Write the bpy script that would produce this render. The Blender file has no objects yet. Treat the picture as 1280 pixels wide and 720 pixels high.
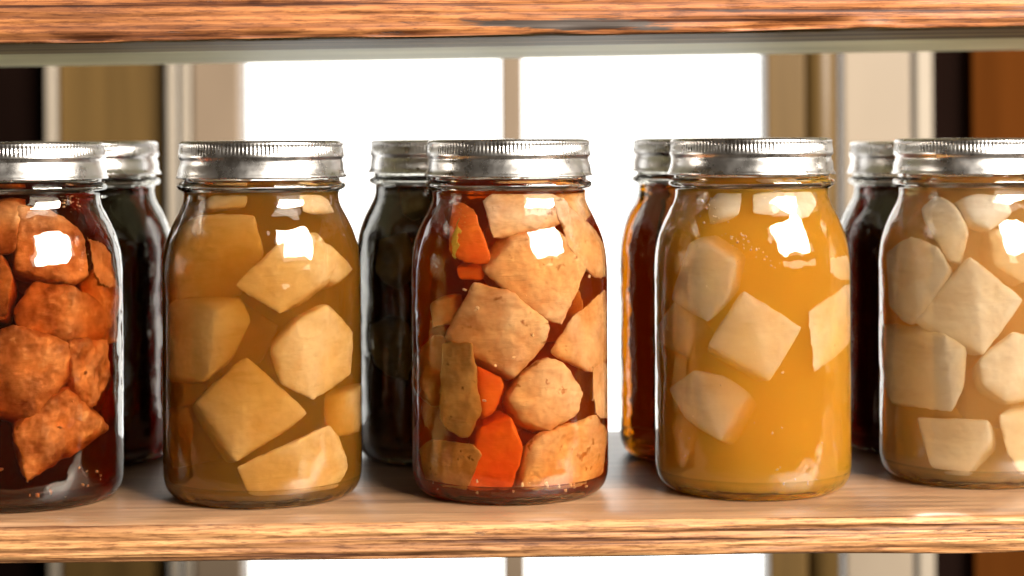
import bpy, bmesh, math, random
from mathutils import Vector, Matrix, Euler, noise

random.seed(7)
sc = bpy.context.scene
COL = sc.collection
PI = math.pi

# ------------------------------------------------------------------ camera
FPX = 2400.0            # focal length in pixels of the 1280 px wide frame
HZ = 172.0              # picture row of the horizon
ROLL = -math.radians(0.33)
ZC = 0.1705
CAM = Vector((0, -0.93, ZC))
camd = bpy.data.cameras.new('camera')
cam = bpy.data.objects.new('camera', camd)
COL.objects.link(cam)
ROT = Matrix.Rotation(PI / 2, 3, 'X') @ Matrix.Rotation(ROLL, 3, 'Z')
cam.matrix_world = Matrix.Translation(CAM) @ ROT.to_4x4()
camd.sensor_width = 36
camd.lens = FPX / 1280 * 36
camd.shift_y = -(360 - HZ) / 1280
camd.clip_start = 0.02
camd.clip_end = 50
camd.dof.use_dof = True
camd.dof.focus_distance = 0.878
camd.dof.aperture_fstop = 6.7
sc.camera = cam


def ray(px, py):
    return (ROT @ Vector(((px - 640) / FPX, (HZ - py) / FPX, -1))).normalized()


def at_y(px, py, y):
    d = ray(px, py)
    return CAM + d * ((y - CAM.y) / d.y)


def at_z(px, py, z):
    d = ray(px, py)
    return CAM + d * ((z - CAM.z) / d.z)


# ------------------------------------------------------------------ materials
def mat(name):
    m = bpy.data.materials.new(name)
    m.use_nodes = True
    nt = m.node_tree
    nt.nodes.clear()
    out = nt.nodes.new('ShaderNodeOutputMaterial')
    return m, nt, out


def N(nt, typ, **kw):
    n = nt.nodes.new(typ)
    for k, v in kw.items():
        if k in n.inputs.keys():
            n.inputs[k].default_value = v
        else:
            setattr(n, k, v)
    return n


def ramp(nt, fac, stops, interp='LINEAR'):
    r = nt.nodes.new('ShaderNodeValToRGB')
    r.color_ramp.interpolation = interp
    el = r.color_ramp.elements
    while len(el) < len(stops):
        el.new(0.5)
    for e, (p, c) in zip(el, stops):
        e.position = p
        e.color = (*c, 1) if len(c) == 3 else c
    nt.links.new(fac, r.inputs['Fac'])
    return r.outputs['Color']


def coords(nt, scale, kind='Object', rot=(0, 0, 0)):
    tc = nt.nodes.new('ShaderNodeTexCoord')
    mp = nt.nodes.new('ShaderNodeMapping')
    mp.inputs['Scale'].default_value = scale
    mp.inputs['Rotation'].default_value = rot
    nt.links.new(tc.outputs[kind], mp.inputs['Vector'])
    return mp.outputs['Vector']


def noise_tex(nt, vec, scale, detail=4, rough=0.55, dist=0.0):
    n = nt.nodes.new('ShaderNodeTexNoise')
    n.inputs['Scale'].default_value = scale
    n.inputs['Detail'].default_value = detail
    n.inputs['Roughness'].default_value = rough
    n.inputs['Distortion'].default_value = dist
    nt.links.new(vec, n.inputs['Vector'])
    return n.outputs['Fac']


def mix(nt, a, b, fac, mode='MIX'):
    m = nt.nodes.new('ShaderNodeMix')
    m.data_type = 'RGBA'
    m.blend_type = mode
    for sock, v in ((m.inputs[6], a), (m.inputs[7], b), (m.inputs[0], fac)):
        if hasattr(v, 'links') or isinstance(v, bpy.types.NodeSocket):
            nt.links.new(v, sock)
        elif isinstance(v, (int, float)):
            sock.default_value = v
        else:
            sock.default_value = (*v, 1)
    return m.outputs[2]


def bump(nt, height, strength, dist):
    b = nt.nodes.new('ShaderNodeBump')
    b.inputs['Strength'].default_value = strength
    b.inputs['Distance'].default_value = dist
    nt.links.new(height, b.inputs['Height'])
    return b.outputs['Normal']


def principled(nt, out, color, rough=0.5, metal=0.0, normal=None, **kw):
    p = nt.nodes.new('ShaderNodeBsdfPrincipled')
    if isinstance(color, bpy.types.NodeSocket):
        nt.links.new(color, p.inputs['Base Color'])
    else:
        p.inputs['Base Color'].default_value = (*color, 1)
    if isinstance(rough, bpy.types.NodeSocket):
        nt.links.new(rough, p.inputs['Roughness'])
    else:
        p.inputs['Roughness'].default_value = rough
    p.inputs['Metallic'].default_value = metal
    for k, v in kw.items():
        p.inputs[k.replace('_', ' ')].default_value = v
    if normal is not None:
        nt.links.new(normal, p.inputs['Normal'])
    nt.links.new(p.outputs[0], out.inputs['Surface'])
    return p


def wood_edge(name, light, mid, dark, crack, xs=2.2, patch=None):
    m, nt, out = mat(name)
    # slow waver of the grain
    tc = nt.nodes.new('ShaderNodeTexCoord')
    def grain(sx, sy, sz, det, rg, dist):
        return noise_tex(nt, coords(nt, (sx, sy, sz)), 1.0, det, rg, dist)
    g1 = grain(xs, 40, 120, 6, 0.6, 0.8)
    c = ramp(nt, g1, [(0.30, dark), (0.40, mid), (0.50, light), (0.56, mid), (0.60, light), (0.72, mid)])
    g5 = grain(1.2, 10, 42, 4, 0.55, 1.5)
    c = mix(nt, c, ramp(nt, g5, [(0.36, (0.45, 0.34, 0.28)), (0.43, (0.95, 0.9, 0.85)), (0.52, (1.25, 1.2, 1.1)), (0.60, (0.75, 0.64, 0.55))]), 0.9, 'MULTIPLY')
    # waving growth rings
    wv = nt.nodes.new('ShaderNodeTexWave')
    wv.wave_type = 'BANDS'
    wv.bands_direction = 'Z'
    wv.inputs['Scale'].default_value = 1.1
    wv.inputs['Distortion'].default_value = 8.0
    wv.inputs['Detail'].default_value = 5
    wv.inputs['Detail Scale'].default_value = 1.0
    wv.inputs['Detail Roughness'].default_value = 0.6
    nt.links.new(coords(nt, (1.6, 8, 62)), wv.inputs['Vector'])
    c = mix(nt, c, ramp(nt, wv.outputs['Fac'], [(0.0, (0.28, 0.17, 0.12)), (0.16, (0.7, 0.58, 0.5)), (0.4, (1.05, 1.0, 0.95)), (1.0, (1.2, 1.2, 1.15))]), 0.4, 'MULTIPLY')
    # thin dark growth lines
    g2 = grain(xs * 1.5, 60, 330, 5, 0.65, 0.7)
    c = mix(nt, c, ramp(nt, g2, [(0.39, (0.26, 0.17, 0.12)), (0.44, (1, 1, 1))]), 0.9, 'MULTIPLY')
    g6 = grain(75, 200, 800, 4, 0.75, 0.2)
    c = mix(nt, c, ramp(nt, g6, [(0.38, (0.45, 0.36, 0.30)), (0.52, (1.12, 1.12, 1.12))]), 0.85, 'MULTIPLY')
    # splits and chipped, dirty spots
    g4 = grain(16, 60, 190, 7, 0.7, 0.6)
    k = ramp(nt, g4, [(0.64, (0, 0, 0)), (0.68, (1, 1, 1))])
    c = mix(nt, c, crack, k)
    if patch:   # grey-black weathered stretch along the lower edge
        sep = nt.nodes.new('ShaderNodeSeparateXYZ')
        nt.links.new(tc.outputs['Object'], sep.inputs[0])
        def band(sock, c0, w):
            mr = nt.nodes.new('ShaderNodeMath'); mr.operation = 'SUBTRACT'; mr.inputs[1].default_value = c0
            nt.links.new(sock, mr.inputs[0])
            ab = nt.nodes.new('ShaderNodeMath'); ab.operation = 'ABSOLUTE'; nt.links.new(mr.outputs[0], ab.inputs[0])
            dv = nt.nodes.new('ShaderNodeMath'); dv.operation = 'DIVIDE'; dv.inputs[1].default_value = w; nt.links.new(ab.outputs[0], dv.inputs[0])
            sb = nt.nodes.new('ShaderNodeMath'); sb.operation = 'SUBTRACT'; sb.use_clamp = True; sb.inputs[0].default_value = 1
            nt.links.new(dv.outputs[0], sb.inputs[1])
            return sb.outputs[0]
        mu = nt.nodes.new('ShaderNodeMath'); mu.operation = 'MULTIPLY'
        nt.links.new(band(sep.outputs['X'], patch[0], patch[1]), mu.inputs[0])
        nt.links.new(band(sep.outputs['Z'], patch[2], patch[3]), mu.inputs[1])
        g7 = grain(14, 60, 200, 6, 0.65, 0.6)
        ad = nt.nodes.new('ShaderNodeMath'); ad.operation = 'MULTIPLY_ADD'; ad.inputs[1].default_value = 0.55
        nt.links.new(mu.outputs[0], ad.inputs[0]); nt.links.new(g7, ad.inputs[2])
        k2 = ramp(nt, ad.outputs[0], [(0.76, (0, 0, 0)), (0.84, (1, 1, 1))])
        c = mix(nt, c, (0.03, 0.022, 0.018), k2)
    h = mix(nt, g1, g2, 0.5)
    h = mix(nt, h, wv.outputs['Fac'], 0.45)
    h = mix(nt, h, (0.0, 0.0, 0.0), k)
    principled(nt, out, c, 0.6, 0, bump(nt, h, 0.6, 0.0014), Specular_IOR_Level=0.3)
    return m


M = {}
M['edge_low'] = wood_edge('rough pine edge', (0.24, 0.13, 0.058), (0.17, 0.08, 0.03), (0.075, 0.03, 0.010), (0.07, 0.03, 0.015))
M['edge_top'] = wood_edge('rough pine edge worn', (0.19, 0.076, 0.024), (0.11, 0.036, 0.010), (0.04, 0.012, 0.004), (0.03, 0.016, 0.012), 1.7, (0.03, 0.10, 0.2205, 0.008))

m, nt, out = mat('weathered board top')
v = coords(nt, (5, 110, 10))
g = noise_tex(nt, v, 1.0, 8, 0.7, 0.5)
g2 = noise_tex(nt, coords(nt, (14, 22, 10)), 1.0, 5, 0.6)
c = ramp(nt, g, [(0.3, (0.07, 0.036, 0.018)), (0.5, (0.165, 0.09, 0.045)), (0.7, (0.24, 0.14, 0.075))])
c = mix(nt, c, ramp(nt, g2, [(0.35, (0.7, 0.62, 0.6)), (0.6, (1, 1, 1))]), 0.7, 'MULTIPLY')
principled(nt, out, c, 0.4, 0, bump(nt, g, 0.3, 0.0005), Specular_IOR_Level=0.5)
M['board_top'] = m

m, nt, out = mat('greenish cream underside with painted window spill')
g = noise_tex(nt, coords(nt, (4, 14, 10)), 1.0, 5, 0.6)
c = ramp(nt, g, [(0.3, (0.42, 0.40, 0.22)), (0.6, (0.66, 0.63, 0.40))])  # rear underside, window light spill painted in as a paler cream
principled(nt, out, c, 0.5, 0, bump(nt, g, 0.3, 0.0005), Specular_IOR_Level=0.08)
M['under_spill'] = m

m, nt, out = mat('brown underside with painted shade')
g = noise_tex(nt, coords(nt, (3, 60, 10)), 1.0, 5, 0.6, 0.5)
c = ramp(nt, g, [(0.35, (0.07, 0.05, 0.02)), (0.65, (0.24, 0.18, 0.085))])  # front underside, shade outside the window spill painted in as brown
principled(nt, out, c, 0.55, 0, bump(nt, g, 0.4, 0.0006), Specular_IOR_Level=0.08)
M['under_shade'] = m

m, nt, out = mat('brushed zinc lid')
v = coords(nt, (60, 60, 900))
g = noise_tex(nt, v, 1.0, 3, 0.6)
g2 = noise_tex(nt, coords(nt, (90, 90, 90)), 1.0, 5, 0.65)
r = ramp(nt, g2, [(0.3, (0.22, 0.22, 0.22)), (0.7, (0.36, 0.36, 0.36))])
c = ramp(nt, g2, [(0.3, (0.60, 0.58, 0.56)), (0.6, (0.76, 0.74, 0.72))])
principled(nt, out, c, r, 1.0, bump(nt, g, 0.08, 0.0002))
M['lid'] = m

m, nt, out = mat('clear jar glass')
gl = N(nt, 'ShaderNodeBsdfGlass')
gl.inputs['IOR'].default_value = 1.5
gl.inputs['Roughness'].default_value = 0.0
gl.inputs['Color'].default_value = (1.0, 0.995, 0.97, 1)
g = noise_tex(nt, coords(nt, (44, 44, 40)), 1.0, 2, 0.5)
nt.links.new(bump(nt, g, 0.6, 0.0025), gl.inputs['Normal'])
nt.links.new(gl.outputs[0], out.inputs['Surface'])
M['glass'] = m


def liquid(name, sa, ss, scol=(1, 1, 1), g=0.4):
    """sa: absorption per metre (r, g, b); ss: scattering per metre"""
    m, nt, out = mat(name)
    r = N(nt, 'ShaderNodeBsdfGlass')
    r.inputs['IOR'].default_value = 1.36
    r.inputs['Roughness'].default_value = 0.0
    nt.links.new(r.outputs[0], out.inputs['Surface'])
    mx = max(sa) * 1.02
    a = N(nt, 'ShaderNodeVolumeAbsorption')
    a.inputs['Color'].default_value = (*[1 - s / mx for s in sa], 1)
    a.inputs['Density'].default_value = mx
    if ss > 0:
        s = N(nt, 'ShaderNodeVolumeScatter')
        s.inputs['Color'].default_value = (*scol, 1)
        s.inputs['Density'].default_value = ss
        s.inputs['Anisotropy'].default_value = g
        ad = N(nt, 'ShaderNodeAddShader')
        nt.links.new(a.outputs[0], ad.inputs[0])
        nt.links.new(s.outputs[0], ad.inputs[1])
        nt.links.new(ad.outputs[0], out.inputs['Volume'])
    else:
        nt.links.new(a.outputs[0], out.inputs['Volume'])
    return m


M['liq1'] = liquid('dark red brown broth', (48, 140, 260), 5, (1, .22, .05), g=0)
M['liq2'] = liquid('hazy amber broth', (21, 51, 130), 34, (1, .68, .18), g=0)
M['liq3'] = liquid('clear red brown broth', (14, 60, 140), 14, (1, .2, .04), g=0)
M['liq4'] = liquid('cloudy orange broth', (0.3, 25, 80), 88, (1, .75, .12), g=0)
M['liq5'] = liquid('cloudy tan broth', (3.5, 17, 46), 40, (1, .76, .4), g=0)
M['liqb'] = liquid('black brown broth', (60, 130, 260), 1, (1, .4, .1))
M['liqb3'] = liquid('black green broth', (75, 105, 260), 1, (1, .7, .1))
M['liqb4'] = liquid('dark brown broth', (15, 34, 150), 0)


def food(name, c0, c1, spot=None, rough=0.55, scale=1.0, fibre=(60, 60, 200)):
    m, nt, out = mat(name)
    g = noise_tex(nt, coords(nt, (70 * scale,) * 3), 1.0, 5, 0.6)
    f = noise_tex(nt, coords(nt, fibre, rot=(0.5, 0.3, 0.2)), 1.0, 4, 0.6, 0.6)
    c = ramp(nt, g, [(0.32, c0), (0.62, c1)])
    c = mix(nt, c, ramp(nt, f, [(0.35, (0.78, 0.68, 0.58)), (0.6, (1, 1, 1))]), 0.6, 'MULTIPLY')
    if spot:
        s = noise_tex(nt, coords(nt, (130 * scale,) * 3), 1.0, 3, 0.6)
        c = mix(nt, c, spot, ramp(nt, s, [(0.62, (0, 0, 0)), (0.7, (1, 1, 1))]))
    h = mix(nt, g, f, 0.5)
    principled(nt, out, c, rough, 0, bump(nt, h, 0.5, 0.0022))
    return m


M['pork_dark'] = food('braised orange brown meat', (0.24, 0.075, 0.028), (0.86, 0.50, 0.27), (0.95, 0.68, 0.42), 0.32)
M['tan'] = food('amber steeped root cube', (0.88, 0.62, 0.42), (0.97, 0.76, 0.58), fibre=(60, 60, 160))
M['meat'] = food('tan braised meat', (0.76, 0.47, 0.34), (0.98, 0.82, 0.71), (0.42, 0.18, 0.08))
M['skin'] = food('olive brown meat with skin', (0.42, 0.26, 0.10), (0.70, 0.48, 0.22), (0.10, 0.06, 0.03))
M['carrot'] = food('orange carrot', (0.90, 0.14, 0.015), (0.95, 0.24, 0.03), None, 0.4)
M['peel'] = food('yellow green carrot rim', (0.55, 0.42, 0.05), (0.75, 0.55, 0.08), None, 0.4)
M['pale'] = food('pale cream cube', (0.93, 0.78, 0.66), (0.97, 0.86, 0.77), fibre=(30, 30, 90))
M['dim'] = food('dark steeped chunk', (0.3, 0.2, 0.09), (0.5, 0.36, 0.17))


def plain(name, col, rough=0.6, var=0.2, vs=(3, 3, 1.2), spec=0.15):
    m, nt, out = mat(name)
    g = noise_tex(nt, coords(nt, vs), 3.0, 4, 0.6)
    c = ramp(nt, g, [(0.3, tuple(x * (1 - var) for x in col)), (0.7, tuple(min(1, x * (1 + var)) for x in col))])
    principled(nt, out, c, rough, Specular_IOR_Level=spec)
    return m


M['cream'] = plain('cream paint', (0.175, 0.148, 0.115), 0.45, 0.08)
M['beige'] = plain('beige paint', (0.15, 0.12, 0.088), 0.45, 0.08)
M['taupe'] = plain('taupe painted wood', (0.12, 0.088, 0.06), 0.5, 0.1)
M['ochre'] = plain('ochre varnished wood', (0.062, 0.036, 0.011), 0.4, 0.25, (14, 3, 0.6))
M['orange'] = plain('orange brown wood', (0.036, 0.0105, 0.0018), 0.6, 0.15, (14, 3, 0.6), 0.0)
M['black'] = plain('near black paint', (0.004, 0.002, 0.0015), 0.8, 0.2, (3,3,1), 0.0)
m, nt, out = mat('window glass')
gl = N(nt, 'ShaderNodeBsdfGlass')
gl.inputs['IOR'].default_value = 1.05
nt.links.new(gl.outputs[0], out.inputs['Surface'])
M['pane'] = m

m, nt, out = mat('bright overcast sky')
e = N(nt, 'ShaderNodeEmission')
e.inputs['Color'].default_value = (1.0, 0.985, 0.94, 1)
e.inputs['Strength'].default_value = 2.3
nt.links.new(e.outputs[0], out.inputs['Surface'])
M['sky'] = m


# ------------------------------------------------------------------ helpers
def tag(o, label=None, cat=None, group=None, kind=None):
    if label: o['label'] = label
    if cat: o['category'] = cat
    if group: o['group'] = group
    if kind: o['kind'] = kind
    return o


def obj(name, me, mats, parent=None, loc=None):
    o = bpy.data.objects.new(name, me)
    COL.objects.link(o)
    if not me.materials:
        for m_ in (mats if isinstance(mats, (list, tuple)) else [mats]):
            me.materials.append(m_)
    if parent: o.parent = parent
    if loc is not None: o.location = loc
    return o


def empty(name, loc):
    o = bpy.data.objects.new(name, None)
    COL.objects.link(o)
    o.location = loc
    o.empty_display_size = 0.02
    return o


def mesh_from(bm, name, smooth=True):
    me = bpy.data.meshes.new(name)
    bm.to_mesh(me)
    bm.free()
    if smooth:
        for p in me.polygons: p.use_smooth = True
    return me


def lathe(profile, seg, name, radial=None, smooth=True):
    """profile: list of (r, z), closed shells start and end on the axis; radial(r, z, angle)->r"""
    bm = bmesh.new()
    rings = []
    for i, (r, z) in enumerate(profile):
        if r < 1e-6:
            rings.append([bm.verts.new((0, 0, z))])
        else:
            ring = []
            for k in range(seg):
                a = 2 * PI * k / seg
                rr = radial(i, r, z, a) if radial else r
                ring.append(bm.verts.new((rr * math.cos(a), rr * math.sin(a), z)))
            rings.append(ring)
    for a, b in zip(rings, rings[1:]):
        for k in range(seg):
            k2 = (k + 1) % seg
            if len(a) == 1 and len(b) == 1: continue
            if len(a) == 1: bm.faces.new((a[0], b[k2], b[k]))
            elif len(b) == 1: bm.faces.new((a[k], a[k2], b[0]))
            else: bm.faces.new((a[k], a[k2], b[k2], b[k]))
    bmesh.ops.recalc_face_normals(bm, faces=bm.faces)
    return mesh_from(bm, name, smooth)


def spline(pts, n):
    """Catmull-Rom through the profile points"""
    out = []
    P = [pts[0]] + list(pts) + [pts[-1]]
    for i in range(1, len(P) - 2):
        p0, p1, p2, p3 = [Vector(p) for p in P[i - 1:i + 3]]
        for k in range(n):
            t = k / n
            out.append(tuple(0.5 * ((2 * p1) + (p2 - p0) * t + (2 * p0 - 5 * p1 + 4 * p2 - p3) * t * t + (3 * p1 - p0 - 3 * p2 + p3) * t ** 3)))
    out.append(tuple(pts[-1]))
    return out


# ------------------------------------------------------------------ jar meshes (mm)
def mm(p): return [(r / 1000, z / 1000) for r, z in p]


R_OUT = 47.4
R_IN = 44.9
outer = [(0, 2.2), (20, 2.0), (33, 1.2), (36.5, 0.2), (39.5, 0.1), (42.8, 1.2), (45.4, 3.8), (46.9, 8), (47.4, 14), (47.4, 30),
         (47.4, 60), (47.4, 90), (47.4, 105), (47.0, 113), (46.2, 119), (44.6, 125), (42.2, 131), (39.4, 136.5), (37.6, 140.5), (37.0, 144),
         (37.4, 146.2), (39.6, 147.6), (40.4, 149.0), (39.8, 150.4), (38.0, 151.4), (37.6, 153), (37.6, 166), (37.0, 167.4)]
inner = [(35.2, 167.4), (35.0, 166), (34.9, 150), (35.1, 143), (36.3, 139.3), (38.3, 134.6), (41.1, 129.3), (43.4, 123.6), (44.9, 118.0), (45.6, 112),
         (45.9, 104), (45.9, 60), (45.9, 15), (45.0, 9.0), (42.6, 5.6), (38.5, 4.2), (30, 3.9), (0, 4.6)]
prof = spline(outer, 3)[:-1] + [outer[-1], (36.1, 167.9)] + spline(inner, 3)
glass_me = lathe(mm(prof), 128, 'jar_glass')

# liquid reaches a hair into the glass wall
LEVEL = 148.0
liq_prof = [(0, 4.3)] + [(max(r, 0.0) + 0.35, z - 0.3) for r, z in reversed(inner) if 0 < r and z < LEVEL - 2 and z > 3] + \
           [(35.5, LEVEL - 2), (35.4, LEVEL), (0, LEVEL)]
lp = spline(liq_prof[:-2], 3) + [liq_prof[-2], liq_prof[-1]]
liq_me_name = 'liquid'


def liquid_mesh():
    return lathe(mm(lp), 96, 'liquid')


# lid: screw band with knurled upper wall, flat disc inside
band = [(33.5, 170.6), (35.0, 170.9), (37.6, 170.8), (38.7, 170.3), (39.3, 169.4),      # rounded top lip
        (39.1, 168.6), (39.2, 167.6), (39.4, 166.2), (39.6, 165.0),            # knurl
        (39.5, 164.2), (39.7, 163.5), (39.5, 162.8), (38.9, 162.0), (38.7, 161.3), (38.9, 160.6),
        (39.0, 160.0), (39.3, 158.6), (39.65, 156.8), (39.95, 155.4), (40.2, 154.6), (40.7, 153.9), (40.8, 153.4), (40.5, 153.1),
        (39.8, 153.2), (38.8, 154.0), (38.4, 156), (38.2, 160), (38.5, 166), (38.2, 169.2), (35.0, 169.9), (33.5, 170.0), (33.5, 170.6)]
KN = 132


def knurl(i, r, z, a):
    zz = z * 1000
    if 5 <= i <= 8:
        w = 1.0 if i in (6, 7) else 0.7
        return r - 0.00042 * w * (0.5 + 0.5 * math.cos(a * KN)) ** 0.8
    if 12 <= i <= 20:   # the thread rolled into the band climbs a little round the lid
        return r + 0.00022 * math.sin(a + zz * 0.9)
    return r


band_me = lathe(mm(band), KN * 5, 'lid_band', knurl)
disc_me = lathe(mm([(0, 169.5), (35.5, 169.5), (35.6, 169.8), (33.2, 170.15), (32.2, 170.3), (30.8, 170.05), (29.5, 169.9), (0, 170.0)]), 96, 'lid_disc')

JARS = {}
LIQ_GROUP = 'broths filling the jars'


def make_jar(key, px, py, D, label, liq, liqlabel, rot=0.0, scale=1.0, group='glass jars lined up on the lower shelf'):
    p = at_y(px, 400, CAM.y + D)
    loc = Vector((p.x, p.y, 0))
    j = empty('glass_jar', loc)
    j.rotation_euler.z = rot
    j.scale = (scale, scale, scale * .993)
    tag(j, label, 'jar', group)
    obj('glass_body', glass_me, M['glass'], j)
    lid = obj('lid', band_me, M['lid'], j)
    lid.rotation_euler.z = rot * 3
    obj('lid_disc', disc_me, M['lid'], lid)
    lo = obj('broth', liquid_mesh(), liq, None, loc)
    lo.scale = (scale, scale, scale * .993)
    tag(lo, liqlabel, 'broth', LIQ_GROUP)
    JARS[key] = (loc, scale)
    return j


#          key px  D
make_jar('a', 28, 0, .918, 'front row jar of dark red-brown broth and orange-brown meat, at the left frame edge', M['liq1'],
         'dark red-brown broth in the front jar at the left frame edge', 0.3)
make_jar('b', 328, 0, .9245, 'front row jar of hazy amber broth with tan cubes, second from the left', M['liq2'],
         'hazy amber broth round tan cubes in the second front jar', 1.1)
make_jar('c', 637, 0, .930, 'front row middle jar of red-brown broth packed with meat and carrot', M['liq3'],
         'clear red-brown broth round meat and carrot in the middle jar', 2.0)
make_jar('d', 940, 0, .937, 'front row jar of cloudy bright orange broth with few pale cubes', M['liq4'],
         'cloudy bright orange-yellow broth in the fourth front jar', 0.7)
make_jar('e', 1218, 0, .963, 'front row jar of pale tan broth full of cream cubes, at the right frame edge', M['liq5'],
         'cloudy pale tan broth in the front jar at the right frame edge', 2.9, 0.995)
make_jar('f', 106, 0, 1.034, 'black-brown jar in the back row, just right of the leftmost front jar', M['liqb'],
         'black-brown broth in the leftmost back row jar', 0.9, group='dark jars in the back row')
make_jar('g', 556, 0, 1.034, 'greenish black jar in the back row, half hidden by the middle meat and carrot jar', M['liqb3'],
         'greenish black broth in the back jar behind the middle jar', 1.9, group='dark jars in the back row')
make_jar('h', 884, 0, 1.034, 'dark brown jar in the back row, mostly hidden by the bright orange jar', M['liqb4'],
         'dark brown broth in the back jar behind the bright orange jar', 0.1, group='dark jars in the back row')
make_jar('i', 1153, 0, 1.055, 'dark reddish jar in the back row between the orange and the pale tan jars', M['liqb'],
         'dark reddish broth in the rightmost back row jar', 2.3, 0.985, group='dark jars in the back row')


# ------------------------------------------------------------------ chunks in the jars
def refract(d, n, eta):
    c = -d.dot(n)
    k = 1 - eta * eta * (1 - c * c)
    return (d * eta + n * (eta * c - math.sqrt(max(0, k)))).normalized()


def inside(key, px, py, depth):
    """the point of the jar's inside that shows at this picture point, so deep (mm) behind the front of the glass"""
    loc, s = JARS[key]
    d = ray(px, py)
    r = R_OUT / 1000 * s
    o = CAM - loc
    a = d.x ** 2 + d.y ** 2
    b = o.x * d.x + o.y * d.y
    c = o.x ** 2 + o.y ** 2 - r * r
    disc = b * b - a * c
    if disc < 0:
        d = (Vector((d.x - 0, d.y, d.z)))
        disc = 0
    t = (-b - math.sqrt(disc)) / a
    p = o + d * t
    n = Vector((p.x, p.y, 0)).normalized()
    q = refract(d, n, 1 / 1.36)
    ytgt = (-R_IN + depth) / 1000 * s
    t = max((ytgt - p.y) / q.y, 0.004)
    w = p + q * t
    z = min(max(w.z, 0.0060), 0.146)
    rmax = 0.0438 if z < 0.115 else 0.0438 - (z - 0.115) / 0.031 * 0.0105
    if z < 0.012: rmax -= (0.012 - z) * 0.8
    rmax *= s
    rr = math.hypot(w.x, w.y)
    if rr > rmax:
        w.x *= rmax / rr
        w.y *= rmax / rr
    return Vector((w.x, w.y, z))


SEED = [0]


def chunk(key, name, outline, depth, thick, m, label, cat, group, ridge=(), back=0.9, shift=None, rough=0.5, rnd=24, grow=1.08, extra=None, tilt=None):
    SEED[0] += 1
    sd = SEED[0]
    if shift is None:
        rs = random.Random(sd * 7)
        shift = (rs.choice((-1, 1)) * rs.uniform(8, 20), rs.choice((-1, 1, 1)) * rs.uniform(6, 16))
    loc, s = JARS[key]
    if tilt is None:
        rs = random.Random(sd * 13 + 1)
        tilt = (rs.uniform(-4, 3), rs.uniform(-4, 2.5))
        depth += 1.2
    cx = sum(p[0] for p in outline) / len(outline)
    cy = sum(p[1] for p in outline) / len(outline)
    outline = [(cx + (x - cx) * grow, cy + (y - cy) * grow) for x, y in outline]
    pts = []
    for (x, y) in outline:
        dd = depth + tilt[0] * (x - cx) / 50 + tilt[1] * (y - cy) / 50
        pts.append(inside(key, x, y, max(0.8, dd)))
        pts.append(inside(key, cx + (x - cx) * back + shift[0], cy + (y - cy) * back + shift[1], max(0.8, dd) + thick))
    for (x, y, dd) in ridge:
        pts.append(inside(key, x, y, dd))
    cen = sum(pts, Vector()) / len(pts)
    bm = bmesh.new()
    for p in pts: bm.verts.new(p - cen)
    r = bmesh.ops.convex_hull(bm, input=bm.verts)
    bmesh.ops.delete(bm, geom=[v for v in bm.verts if not v.link_faces], context='VERTS')
    bmesh.ops.recalc_face_normals(bm, faces=bm.faces)
    me = bpy.data.meshes.new(name)
    bm.to_mesh(me)
    bm.free()
    tmp = bpy.data.objects.new('tmp', me)
    COL.objects.link(tmp)
    md = tmp.modifiers.new('r', 'REMESH')
    md.mode = 'VOXEL'
    md.voxel_size = 0.0009
    dg = bpy.context.evaluated_depsgraph_get()
    me2 = bpy.data.meshes.new_from_object(tmp.evaluated_get(dg))
    bpy.data.objects.remove(tmp)
    bpy.data.meshes.remove(me)
    bm = bmesh.new()
    bm.from_mesh(me2)
    for _ in range(rnd):
        bmesh.ops.smooth_vert(bm, verts=bm.verts, factor=0.5, use_axis_x=True, use_axis_y=True, use_axis_z=True)
    bm.normal_update()
    off = Vector((sd * 1.7, sd * 0.9, sd * 2.3))
    for v in bm.verts:
        q = v.co * 1000
        n1 = noise.fractal(q / 9 + off, 0.6, 2.0, 4)
        n2 = noise.noise(q / 2.2 + off)
        v.co += v.normal * ((n1 * 0.9 - 0.35) * rough + n2 * 0.22 * rough) / 1000
        w = v.co + cen
        rr = math.hypot(w.x, w.y)
        rm = 0.0443 * s if w.z < 0.113 else (0.0443 - (w.z - 0.113) / 0.033 * 0.0105) * s
        if rr > rm:
            v.co.x = w.x * rm / rr - cen.x
            v.co.y = w.y * rm / rr - cen.y
    me3 = mesh_from(bm, name)
    bpy.data.meshes.remove(me2)
    o = obj(name, me3, m, None, loc + cen)
    tag(o, label, cat, group)
    if extra: extra(o)
    return o


# ---- jar b : amber
G = 'tan cubes in the amber jar'
def cb(ol, d, t, lab, **k): return chunk('b', 'root_cube', ol, d + 1.5, t, M['tan'], lab, 'food cube', G, rough=0.45, **k)
cb([(294, 356), (350, 304), (380, 296), (408, 335), (402, 352), (350, 392)], 4, 18, 'tan cube under the white glare in the amber jar', back=.9, shift=(22, -6), tilt=(1, 1))
cb([(394, 299), (418, 306), (443, 336), (421, 353), (398, 350)], 13, 14, 'small orange-lit wedge at the right wall of the amber jar', back=.9)
cb([(232, 274), (316, 272), (328, 318), (300, 366), (226, 374), (220, 322)], 11, 22, 'big blurred cube at the upper left of the amber jar')
cb([(258, 238), (310, 238), (308, 262), (255, 263)], 12, 16, 'blurred pale piece in the left neck of the amber jar')
cb([(375, 238), (420, 238), (424, 262), (380, 268)], 12, 16, 'blurred pale piece in the right neck of the amber jar')
cb([(214, 380), (232, 372), (300, 373), (312, 402), (290, 446), (258, 474), (214, 470)], 10, 22, 'two-faced cube at the left wall of the amber jar, mid height', ridge=[(268, 388, 6), (262, 470, 7)])
cb([(340, 438), (372, 402), (410, 381), (441, 416), (439, 468), (392, 500), (353, 480)], 1.5, 20, 'rounded fibrous cube at the right wall of the amber jar, mid height', back=.8, rnd=34)
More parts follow.
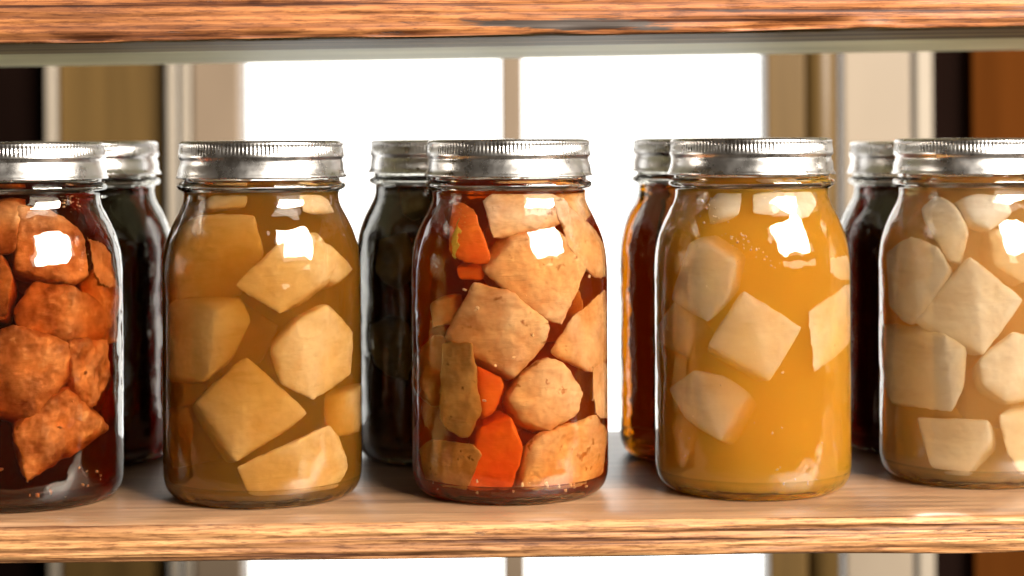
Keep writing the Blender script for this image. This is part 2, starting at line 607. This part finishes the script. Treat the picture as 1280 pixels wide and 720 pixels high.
cb([(248, 502), (308, 446), (383, 516), (296, 575)], 2.5, 21, 'large tilted diamond cube in the lower middle of the amber jar', rnd=34)
cb([(298, 583), (368, 552), (411, 531), (427, 572), (421, 604), (383, 622), (311, 629)], 1.2, 22, 'wide tan cube lying at the bottom of the amber jar')

# ---- jar d : cloudy orange
G = 'pale cubes in the bright orange jar'
def cd(ol, d, t, lab, **k): return chunk('d', 'root_cube', ol, d - 1.0, t, M['pale'], lab, 'food cube', G, rough=k.pop('rough', 0.3), **k)
cd([(930, 363), (1001, 409), (962, 474), (888, 431)], 2.2, 18, 'sharp pale diamond cube in the centre of the orange jar', back=.85)
cd([(1009, 390), (1056, 357), (1064, 427), (1017, 467)], 1.0, 20, 'sharp pale cube cut by the right wall of the orange jar', back=.9)
cd([(858, 306), (878, 306), (918, 330), (909, 372), (884, 402), (848, 381), (838, 374)], 2.5, 18, 'pale cube at the upper left wall of the orange jar', ridge=[(864, 318, 1.2), (862, 380, 1.2)])
cd([(884, 237), (930, 237), (926, 270), (897, 277)], 5, 14, 'pale rounded piece in the left neck of the orange jar', rnd=44)
cd([(938, 242), (972, 242), (974, 272), (940, 272)], 6, 14, 'pale piece in the middle neck of the orange jar, above the glare')
cd([(982, 240), (1018, 242), (1022, 276), (992, 280)], 7, 14, 'pale piece in the right neck of the orange jar')
cd([(836, 486), (868, 462), (905, 470), (934, 492), (900, 549), (858, 522)], 8, 18, 'faint sunken cube in the lower left of the orange jar', ridge=[(870, 490, 5)])
cd([(1034, 318), (1060, 316), (1062, 346), (1036, 344)], 12, 12, 'faint piece at the upper right wall of the orange jar')

# ---- jar e : cloudy tan
G = 'cream cubes in the pale tan jar'
def ce(ol, d, t, lab, **k): return chunk('e', 'root_cube', ol, d - 1.2, t, M['pale'], lab, 'food cube', G, rough=k.pop('rough', 0.4), **k)
ce([(1213, 322), (1278, 375), (1230, 441), (1152, 396)], 2.5, 18, 'sharp cream diamond cube in the middle of the pale tan jar')
ce([(1107, 316), (1135, 297), (1170, 310), (1186, 336), (1152, 388), (1126, 398), (1110, 380)], 4, 18, 'cream cube at the upper left wall of the pale tan jar', ridge=[(1142, 340, 2)])
ce([(1143, 272), (1172, 250), (1194, 262), (1212, 292), (1203, 333), (1186, 327)], 7, 16, 'slanted long piece under the left neck of the pale tan jar', rnd=34)
ce([(1202, 246), (1226, 240), (1268, 244), (1276, 268), (1240, 290), (1214, 276)], 5, 15, 'rounded piece in the neck of the pale tan jar, above the glare', rnd=44)
ce([(1236, 292), (1290, 284), (1306, 330), (1280, 352), (1244, 330)], 10, 16, 'blurred piece behind the glare of the pale tan jar')
ce([(1113, 416), (1180, 420), (1208, 436), (1207, 480), (1190, 514), (1117, 504)], 6, 20, 'cube at the lower left wall of the pale tan jar', ridge=[(1180, 428, 4)])
ce([(1224, 452), (1268, 414), (1312, 430), (1310, 490), (1262, 502), (1230, 482)], 2, 20, 'rounded cube at the right frame edge in the pale tan jar, mid height', rnd=34)
ce([(1148, 522), (1234, 524), (1238, 550), (1208, 604), (1162, 582)], 3.5, 20, 'wedge-shaped cube at the bottom of the pale tan jar')
ce([(1248, 520), (1312, 512), (1318, 586), (1276, 598), (1256, 562)], 3, 20, 'cube at the bottom right frame edge in the pale tan jar')

# ---- jar c : meat and carrot
G = 'meat and carrot pieces in the middle jar'
def cc(ol, d, t, lab, m='meat', **k):
    nm = 'carrot_piece' if m == 'carrot' else 'meat_chunk'
    return chunk('c', nm, ol, d, t, M[m], lab, 'carrot' if m == 'carrot' else 'meat', G, grow=1.13, rough=k.pop('rough', 0.75), **k)
cc([(596, 252), (610, 241), (702, 241), (707, 268), (672, 286), (616, 298)], 1.5, 16, 'spotted meat chunk in the neck of the middle jar')
cc([(612, 343), (648, 303), (704, 298), (734, 328), (701, 402), (682, 396)], 1.0, 18, 'large meat chunk under the white glare in the middle jar')
cc([(563, 420), (596, 356), (640, 366), (684, 402), (680, 425), (642, 467)], 1.0, 18, 'large tilted meat chunk in the centre of the middle jar')
cc([(704, 250), (728, 258), (752, 294), (750, 334), (736, 338), (712, 308)], 9, 18, 'long meat chunk along the upper right wall of the middle jar')
cc([(688, 438), (716, 396), (753, 362), (756, 438), (730, 456)], 5, 18, 'meat chunk at the right wall of the middle jar, mid height')
cc([(640, 496), (658, 466), (683, 447), (706, 454), (728, 490), (720, 516), (684, 536), (654, 522)], 4, 18, 'round reddish meat chunk in the lower middle of the middle jar', rnd=44)
cc([(677, 542), (742, 521), (755, 542), (752, 591), (736, 616), (677, 617), (657, 604), (660, 560)], 4, 20, 'pale square meat chunk at the bottom right of the middle jar', ridge=[(677, 542, 1), (677, 616, 1), (740, 524, 1)])
cc([(738, 458), (757, 450), (757, 515), (742, 516)], 16, 14, 'narrow meat piece at the right wall of the middle jar, above the bottom chunk')
cc([(560, 438), (592, 434), (603, 512), (586, 547), (558, 533)], 3, 14, 'olive-brown meat strip at the left wall of the middle jar', m='skin')
cc([(540, 548), (590, 554), (603, 568), (580, 613), (544, 592)], 4, 16, 'olive-brown meat chunk at the bottom left of the middle jar', m='skin')
car = cc([(560, 268), (571, 255), (588, 266), (614, 316), (610, 332), (574, 326)], 1.5, 13, 'bright orange carrot piece at the upper left of the middle jar', m='carrot', rough=.4)
SEED[0] += 40
peel = chunk('c', 'rim', [(551, 276), (564, 250), (577, 252), (566, 272), (565, 298), (572, 326), (562, 322)], 0.8, 5, M['peel'], None, None, None, rough=.3, shift=(2, 0), tilt=(0, 0), rnd=6)
w_ = peel.location - car.location
peel.parent = car
peel.location = w_
peel['label'] = 'yellow-green rim of the carrot piece'
cc([(570, 334), (606, 336), (602, 352), (574, 352)], 9, 12, 'dim red carrot end below the bright carrot in the middle jar', m='carrot', rough=.4)
cc([(598, 457), (628, 472), (632, 482), (622, 512), (606, 522)], 4, 12, 'orange carrot piece behind the olive meat strip in the middle jar', m='carrot', rough=.4)
cc([(600, 542), (618, 530), (638, 524), (654, 562), (640, 613), (586, 614)], 6, 14, 'glowing red carrot piece at the bottom of the middle jar', m='carrot', rough=.5)
cc([(536, 378), (566, 372), (568, 404), (540, 412)], 16, 12, 'dim reddish meat piece deep at the left wall of the middle jar')

# ---- jar a : dark braised
G = 'orange-brown meat in the leftmost front jar'
def ca(ol, d, t, lab, **k): return chunk('a', 'meat_chunk', ol, d, t, M['pork_dark'], lab, 'meat', G, grow=1.14, rough=k.pop('rough', 0.9), **k)
ca([(26, 258), (68, 263), (112, 291), (110, 342), (76, 348), (24, 336)], 1.2, 18, 'meat chunk under the white glare in the leftmost front jar')
ca([(-46, 270), (8, 252), (23, 262), (20, 312), (-12, 326), (-48, 312)], 5, 18, 'dark red meat chunk at the left frame edge, level with the glare')
ca([(20, 386), (44, 352), (96, 360), (136, 386), (137, 418), (86, 420), (28, 418)], 3, 20, 'rounded meat chunk below the glare in the leftmost front jar', rnd=34)
ca([(-50, 338), (0, 320), (14, 346), (6, 396), (-42, 402)], 3, 20, 'meat chunk at the left frame edge, below the dark red chunk')
ca([(-40, 424), (20, 409), (82, 428), (80, 462), (44, 525), (-42, 500)], 3, 20, 'large blocky meat chunk at the left frame edge, mid height', ridge=[(62, 440, 0.8), (36, 515, 0.8), (-20, 424, 1)])
ca([(86, 424), (136, 426), (139, 470), (120, 505), (96, 478)], 3, 18, 'ragged meat chunk at the right wall of the leftmost front jar', rough=1.5)
ca([(22, 538), (52, 512), (83, 490), (112, 512), (134, 536), (104, 545), (64, 574), (38, 600)], 2, 16, 'torn meat chunk near the bottom of the leftmost front jar', rough=1.3)
ca([(114, 296), (134, 302), (140, 350), (116, 348)], 12, 14, 'narrow red-orange meat piece at the upper right wall of the leftmost front jar')
ca([(88, 246), (112, 246), (112, 268), (92, 268)], 8, 10, 'small brown meat bit in the neck of the leftmost front jar')

# ---- pieces deeper in the jars, seen dimly through the gaps
def cz(key, x, y, w, h, d, m, nm, lab, cat, G):
    r_ = random.Random(int(x * 3 + y))
    n = r_.choice((4, 5, 5, 6))
    a0 = r_.random() * 6
    ol = [(x + math.cos(a0 + 2 * PI * k / n) * w * r_.uniform(.85, 1.1), y + math.sin(a0 + 2 * PI * k / n) * h * r_.uniform(.85, 1.1)) for k in range(n)]
    chunk(key, nm, ol, d, 22, m, lab, cat, G, rough=.6)
GC = 'meat and carrot pieces in the middle jar'
cz('c', 632, 325, 44, 40, 26, M['meat'], 'meat_chunk', 'dim meat chunk seen between the carrot and the glare in the middle jar', 'meat', GC)
cz('c', 700, 395, 44, 40, 28, M['meat'], 'meat_chunk', 'dim meat chunk seen between three large chunks at the right of the middle jar', 'meat', GC)
cz('c', 640, 500, 44, 44, 26, M['carrot'], 'carrot_piece', 'dim red carrot piece deep in the centre gap of the middle jar', 'carrot', GC)
cz('c', 560, 460, 40, 50, 26, M['meat'], 'meat_chunk', 'dim dark meat chunk behind the olive strip of the middle jar', 'meat', GC)
cz('c', 655, 590, 44, 36, 28, M['carrot'], 'carrot_piece', 'dim red carrot piece left of the pale square chunk in the middle jar', 'carrot', GC)
cz('c', 715, 265, 34, 30, 24, M['meat'], 'meat_chunk', 'dim meat chunk under the right neck of the middle jar', 'meat', GC)
GA = 'orange-brown meat in the leftmost front jar'
cz('a', 60, 345, 50, 40, 26, M['pork_dark'], 'meat_chunk', 'dim meat chunk in the gap below the glare of the leftmost front jar', 'meat', GA)
cz('a', 88, 470, 44, 50, 26, M['pork_dark'], 'meat_chunk', 'dim meat chunk behind the ragged right wall piece of the leftmost front jar', 'meat', GA)
cz('a', 118, 380, 34, 44, 24, M['pork_dark'], 'meat_chunk', 'dim red meat chunk along the right wall of the leftmost front jar', 'meat', GA)
GE = 'cream cubes in the pale tan jar'
cz('e', 1208, 300, 42, 36, 24, M['pale'], 'root_cube', 'faint cube behind the slanted piece of the pale tan jar', 'food cube', GE)
cz('e', 1150, 470, 44, 44, 27, M['pale'], 'root_cube', 'faint cube behind the lower left cube of the pale tan jar', 'food cube', GE)
cz('e', 1240, 500, 44, 40, 24, M['pale'], 'root_cube', 'faint cube in the lower middle gap of the pale tan jar', 'food cube', GE)
GB = 'tan cubes in the amber jar'
cz('b', 300, 420, 46, 42, 24, M['tan'], 'root_cube', 'faint cube in the centre gap of the amber jar', 'food cube', GB)
cz('b', 240, 545, 40, 50, 30, M['tan'], 'root_cube', 'faint cube in the dark lower left of the amber jar', 'food cube', GB)
cz('b', 425, 520, 30, 40, 26, M['tan'], 'root_cube', 'faint cube at the lower right wall of the amber jar', 'food cube', GB)
GD = 'pale cubes in the bright orange jar'
cz('d', 850, 410, 40, 36, 20, M['pale'], 'root_cube', 'faint shadowy cube at the left wall of the orange jar, mid height', 'food cube', GD)

# ---- back row
G = 'dim pieces in the back row jars'
def ck(k_, ol, d, t, lab, **k): return chunk(k_, 'steeped_chunk', ol, d, t, M['dim'], lab, 'food chunk', G, **k)
ck('g', [(480, 238), (522, 236), (524, 262), (496, 270)], 2, 14, 'dim greenish chunk in the neck of the greenish black back jar')
ck('g', [(478, 420), (512, 404), (524, 440), (510, 478), (482, 470)], 2, 14, 'dim brownish chunk low in the greenish black back jar')
ck('g', [(470, 300), (505, 290), (516, 330), (490, 352), (468, 340)], 3, 14, 'dim chunk halfway up the greenish black back jar')


# crumbs and bubbles
def specks(name, key, spots, m, label, cat, rng=(0.5, 1.4)):
    loc, s = JARS[key]
    bm = bmesh.new()
    rnd = random.Random(hash(name) % 1000 if False else 5)
    for (x, y, dd) in spots:
        p = inside(key, x, y, dd)
        r = rnd.uniform(*rng) / 1000
        mtx = Matrix.Translation(p) @ Euler((rnd.random() * 3, rnd.random() * 3, 0)).to_matrix().to_4x4() @ Matrix.Diagonal((r * rnd.uniform(.8, 1.6), r, r * rnd.uniform(.5, 1), 1))
        res = bmesh.ops.create_icosphere(bm, subdivisions=2, radius=1.0, matrix=mtx)
    for v in bm.verts:
        v.co += Vector([noise.noise(v.co * 900 + Vector((k * 9, 0, 0))) for k in range(3)]) * 0.0006
    o = obj(name, mesh_from(bm, name), m, None, loc)
    return tag(o, label, cat, None, 'stuff')


rr = random.Random(3)
specks('meat_crumbs', 'a', [(rr.uniform(-60, 146), rr.uniform(585, 632), rr.uniform(1, 6)) for _ in range(14)] + [(rr.uniform(40, 140), rr.uniform(440, 600), 1.5) for _ in range(9)],
       M['pork_dark'], 'orange meat crumbs settled at the bottom of the leftmost front jar', 'crumbs', (0.35, 0.9))
specks('meat_crumbs', 'c', [(rr.uniform(530, 745), rr.uniform(600, 622), rr.uniform(1, 5)) for _ in range(14)] + [(rr.uniform(530, 745), rr.uniform(260, 600), rr.uniform(1, 4)) for _ in range(14)],
       M['meat'], 'tiny pale meat crumbs floating in the middle jar', 'crumbs', (0.3, 0.9))
specks('pale_flecks', 'd', [(870 + 12 * k + rr.uniform(-14, 14), 262 + 8 * k + rr.uniform(-16, 16), rr.uniform(0.8, 2)) for k in range(9) for _ in range(5)] +
       [(rr.uniform(830, 1050), rr.uniform(300, 620), rr.uniform(1, 5)) for _ in range(30)],
       M['pale'], 'tiny pale flecks drifting in the bright orange broth', 'flecks', (0.2, 0.55))


# ------------------------------------------------------------------ shelves
def board(name, px_l, px_r, y_depth, z0, z1, mats, seed, amp=1.0, wear=0.0, under_slope=0.0, yaw=0.0, yoff=0.0):
    """a plank swept along x from a rounded cross section, its front face roughened"""
    L = 0.56
    nx = 420
    sec = []
    T = z1 - z0
    nf = 26
    r = min(0.0022, T * 0.2)
    # section in (y, z), front at y=0, going up the front, over the top, down the back, under
    for k in range(nf + 1): sec.append((0, z0 + r + (T - 2 * r) * k / nf, 'f'))
    sec.append((r * .3, z1 - r * .35, 'f'))
    sec.append((r, z1, 't'))
    for k in range(1, 13): sec.append((r + (y_depth - 2 * r) * k / 12, z1, 't'))
    sec.append((y_depth, z1 - r, 'b'))
    sec.append((y_depth, z0 + r, 'b'))
    for k in range(0, 13): sec.append((y_depth - r - (y_depth - 2 * r) * k / 12, z0, 'u'))
    sec.append((r * .3, z0 + r * .35, 'f'))
    bm = bmesh.new()
    rings = []
    for i in range(nx + 1):
        x = -L + 2 * L * i / nx
        ring = []
        for (y, z, f) in sec:
            q = Vector((x * 9, y * 60, z * 260)) + Vector((seed, 0, 0))
            d = noise.fractal(q, 0.7, 2.1, 4) * 0.0007 * amp
            q2 = Vector((x * 60 + seed, y * 200, z * 600))
            d += noise.noise(q2) * 0.00022 * amp
            yy, zz = y, z
            if f == 'f':
                yy = y + d + 0.0006 * amp
                # worn corner
                e = min(z - z0, z1 - z)
                if e < 0.0035:
                    n3 = max(0, noise.noise(Vector((x * 22 + seed * 3, z * 30, 5))) - 0.05)
                    yy += (1 - e / 0.0035) * n3 * 0.006 * amp
                if wear and z - z0 < 0.006:
                    n4 = max(0, noise.noise(Vector((x * 14 + seed, 2, 1))) - 0.12)
                    yy += (1 - (z - z0) / 0.006) * n4 * 0.012 * wear
            if (f in 'u' and y < 0.01) or (f == 'f' and z - z0 < 0.004):
                zz += noise.noise(Vector((x * 12 + seed, 7, 0))) * 0.0008 * amp
            if f == 't' and y < 0.004:
                zz -= abs(noise.noise(Vector((x * 25 + seed, 3, 0)))) * 0.0007 * amp
            zz += under_slope * x * (1 if f != 't' else 0) if name != 'lower_shelf' else 0
            ring.append(bm.verts.new((x, yy, zz)))
        rings.append(ring)
    n = len(sec)
    for a, b in zip(rings, rings[1:]):
        for k in range(n):
            k2 = (k + 1) % n
            fc = bm.faces.new((a[k], b[k], b[k2], a[k2]))
            s1, s2 = sec[k][2], sec[k2][2]
            if s1 == 't' and s2 == 't': fc.material_index = 1
            elif s1 == 'u' and s2 == 'u': fc.material_index = 2 if sec[k][0] > 0.125 else 3  # lighter rear, darker front: window spill put into the colour
    bm.faces.new(rings[0])
    bm.faces.new(list(reversed(rings[-1])))
    bmesh.ops.recalc_face_normals(bm, faces=bm.faces)
    o = obj(name, mesh_from(bm, name), mats)
    o.location = (0, -0.93 + 0.853 + yoff, 0)
    o.rotation_euler.z = yaw
    return o


YAW = math.radians(1.6)
s1 = board('wooden_shelf', 0, 0, 0.262, -0.0165, 0.0, [M['edge_low'], M['board_top'], M['edge_low'], M['edge_low']], 3.1, 1.0, yaw=YAW)
tag(s1, 'lower rough pine shelf board carrying all the jars', 'shelf', 'pine shelf boards')
s2 = board('wooden_shelf', 0, 0, 0.262, 0.2163, 0.2580, [M['edge_top'], M['board_top'], M['under_spill'], M['under_shade']], 11.7, 1.5, wear=1.0, under_slope=0.012, yaw=YAW)
tag(s2, 'upper worn pine shelf board above the lids, with dark cracks and pale underside', 'shelf', 'pine shelf boards')


# ------------------------------------------------------------------ background: window wall
YW = 0.82
def bx(x0, x1, y0, y1, z0, z1, bev=0.002):
    bm = bmesh.new()
    bmesh.ops.create_cube(bm, size=1, matrix=Matrix.Translation(((x0 + x1) / 2, (y0 + y1) / 2, (z0 + z1) / 2)) @ Matrix.Diagonal((x1 - x0, y1 - y0, z1 - z0, 1)))
    if bev: bmesh.ops.bevel(bm, geom=bm.edges[:], offset=bev, segments=2, affect='EDGES', profile=0.5)
    return mesh_from(bm, 'box', False)


def X(px, y=YW): return at_y(px, 400, y).x


Z0, Z1 = -0.75, 1.0
win = empty('window', (X(630), YW, Z0))
tag(win, 'tall bright window with taupe frame and one central mullion, behind the jars', 'window')
def wpart(name, x0, x1, y0, y1, z0, z1, m, bev=0.002):
    o = obj(name, bx(x0, x1, y0, y1, z0, z1, bev), m, win)
    o.matrix_parent_inverse = Matrix.Translation(-win.location)
    return o
wpart('jamb', X(244), X(302), YW - .01, YW + .05, Z0, Z1, M['taupe'])
wpart('jamb', X(958), X(1006), YW - .01, YW + .05, Z0, Z1, M['ochre'])
wpart('mullion', X(627), X(655), YW, YW + .04, Z0 + .052, Z1 - .052, M['taupe'])
wpart('rail', X(302) + .0005, X(958) - .0005, YW, YW + .045, Z1 - .05, Z1, M['taupe'])
wpart('rail', X(302) + .0005, X(958) - .0005, YW, YW + .045, Z0, Z0 + .05, M['taupe'])
wpart('pane', X(302) + .001, X(627) - .001, YW + .02, YW + .023, Z0 + .053, Z1 - .053, M['pane'], 0)
wpart('pane', X(655) + .001, X(958) - .001, YW + .02, YW + .023, Z0 + .053, Z1 - .053, M['pane'], 0)


def panel(name, px0, px1, m, label, cat, dy=0.0, th=.03, group=None):
    o = obj(name, bx(X(px0) + .0008, X(px1) - .0008, YW - .012 + dy, YW - .012 + dy + th, Z0, Z1), m)
    tag(o, label, cat, group)
    return o


g = 'cream trim strips beside the window'
panel('trim_strip', 228, 243, M['cream'], 'cream strip touching the left window frame', 'trim', 0, .03, g)
panel('trim_strip', 212, 226, M['cream'], 'cream strip between the left window strip and the ochre wood panel', 'trim', -.004, .03, g)
panel('wood_panel', 75, 210, M['ochre'], 'broad ochre wood panel left of the window', 'panel', .01, .03)
panel('trim_strip', 60, 75, M['cream'], 'narrow cream strip at the left end of the ochre panel', 'trim', 0, .03, g)
panel('dark_panel', -420, 59, M['black'], 'black panel at the left frame edge', 'panel', .02, .03)
# a rounded post
bm = bmesh.new()
bmesh.ops.create_cone(bm, cap_ends=True, segments=48, radius1=(X(1050) - X(1006)) / 2, radius2=(X(1050) - X(1006)) / 2, depth=Z1 - Z0,
                      matrix=Matrix.Translation(((X(1050) + X(1006)) / 2, YW + .005, (Z0 + Z1) / 2)))
tag(obj('wooden_post', mesh_from(bm, 'post'), M['ochre']), 'rounded ochre post at the right of the window', 'post')
panel('wall_board', 1053, 1140, M['beige'], 'wide beige board right of the rounded post', 'board', .005, .03)
panel('trim_strip', 1142, 1165, M['cream'], 'cream strip between the wide beige board and the black gap', 'trim', 0, .03, g)
panel('dark_panel', 1166, 1212, M['black'], 'narrow black panel beside the orange wood', 'panel', .02, .03)
panel('wood_panel', 1213, 1700, M['orange'], 'orange-brown wood panel at the right frame edge', 'panel', .005, .03)

bm = bmesh.new()
bmesh.ops.create_grid(bm, x_segments=2, y_segments=2, size=1.0, matrix=Matrix.Translation((0, YW + .5, 0.1)) @ Matrix.Rotation(PI / 2, 4, 'X') @ Matrix.Diagonal((2.2, 1.6, 1, 1)))
tag(obj('sky', mesh_from(bm, 'sky', False), M['sky']), kind='structure')

# ------------------------------------------------------------------ light
w = bpy.data.worlds.new('World')
sc.world = w
w.use_nodes = True
w.node_tree.nodes['Background'].inputs[0].default_value = (1.0, 0.74, 0.5, 1)
w.node_tree.nodes['Background'].inputs[1].default_value = 0.035


def area(name, loc, target, sx, sy, power, col):
    l = bpy.data.lights.new(name, 'AREA')
    l.shape = 'RECTANGLE'
    l.size, l.size_y = sx, sy
    l.energy = power
    l.color = col
    o = bpy.data.objects.new(name, l)
    COL.objects.link(o)
    o.location = loc
    o.rotation_euler = (Vector(target) - Vector(loc)).to_track_quat('-Z', 'Y').to_euler()
    return o


# a window in front, right of and above the camera
area('front_window_light', (1.75, -1.55, 1.25), (0, 0, 0.08), 1.75, 1.45, 500, (1.0, 0.92, 0.81))

# ------------------------------------------------------------------ render
cy = sc.cycles
cy.max_bounces = 20
cy.transmission_bounces = 16
cy.diffuse_bounces = 4
cy.glossy_bounces = 6
cy.volume_bounces = 10
cy.transparent_max_bounces = 8
cy.caustics_refractive = True
cy.caustics_reflective = True
cy.sample_clamp_indirect = 6
cy.blur_glossy = 0.5
cy.use_denoising = True
cy.denoiser = 'OPENIMAGEDENOISE'
cy.use_adaptive_sampling = False
sc.view_settings.view_transform = 'Standard'
sc.view_settings.look = 'None'
sc.view_settings.exposure = 0.25
sc.view_settings.gamma = 1
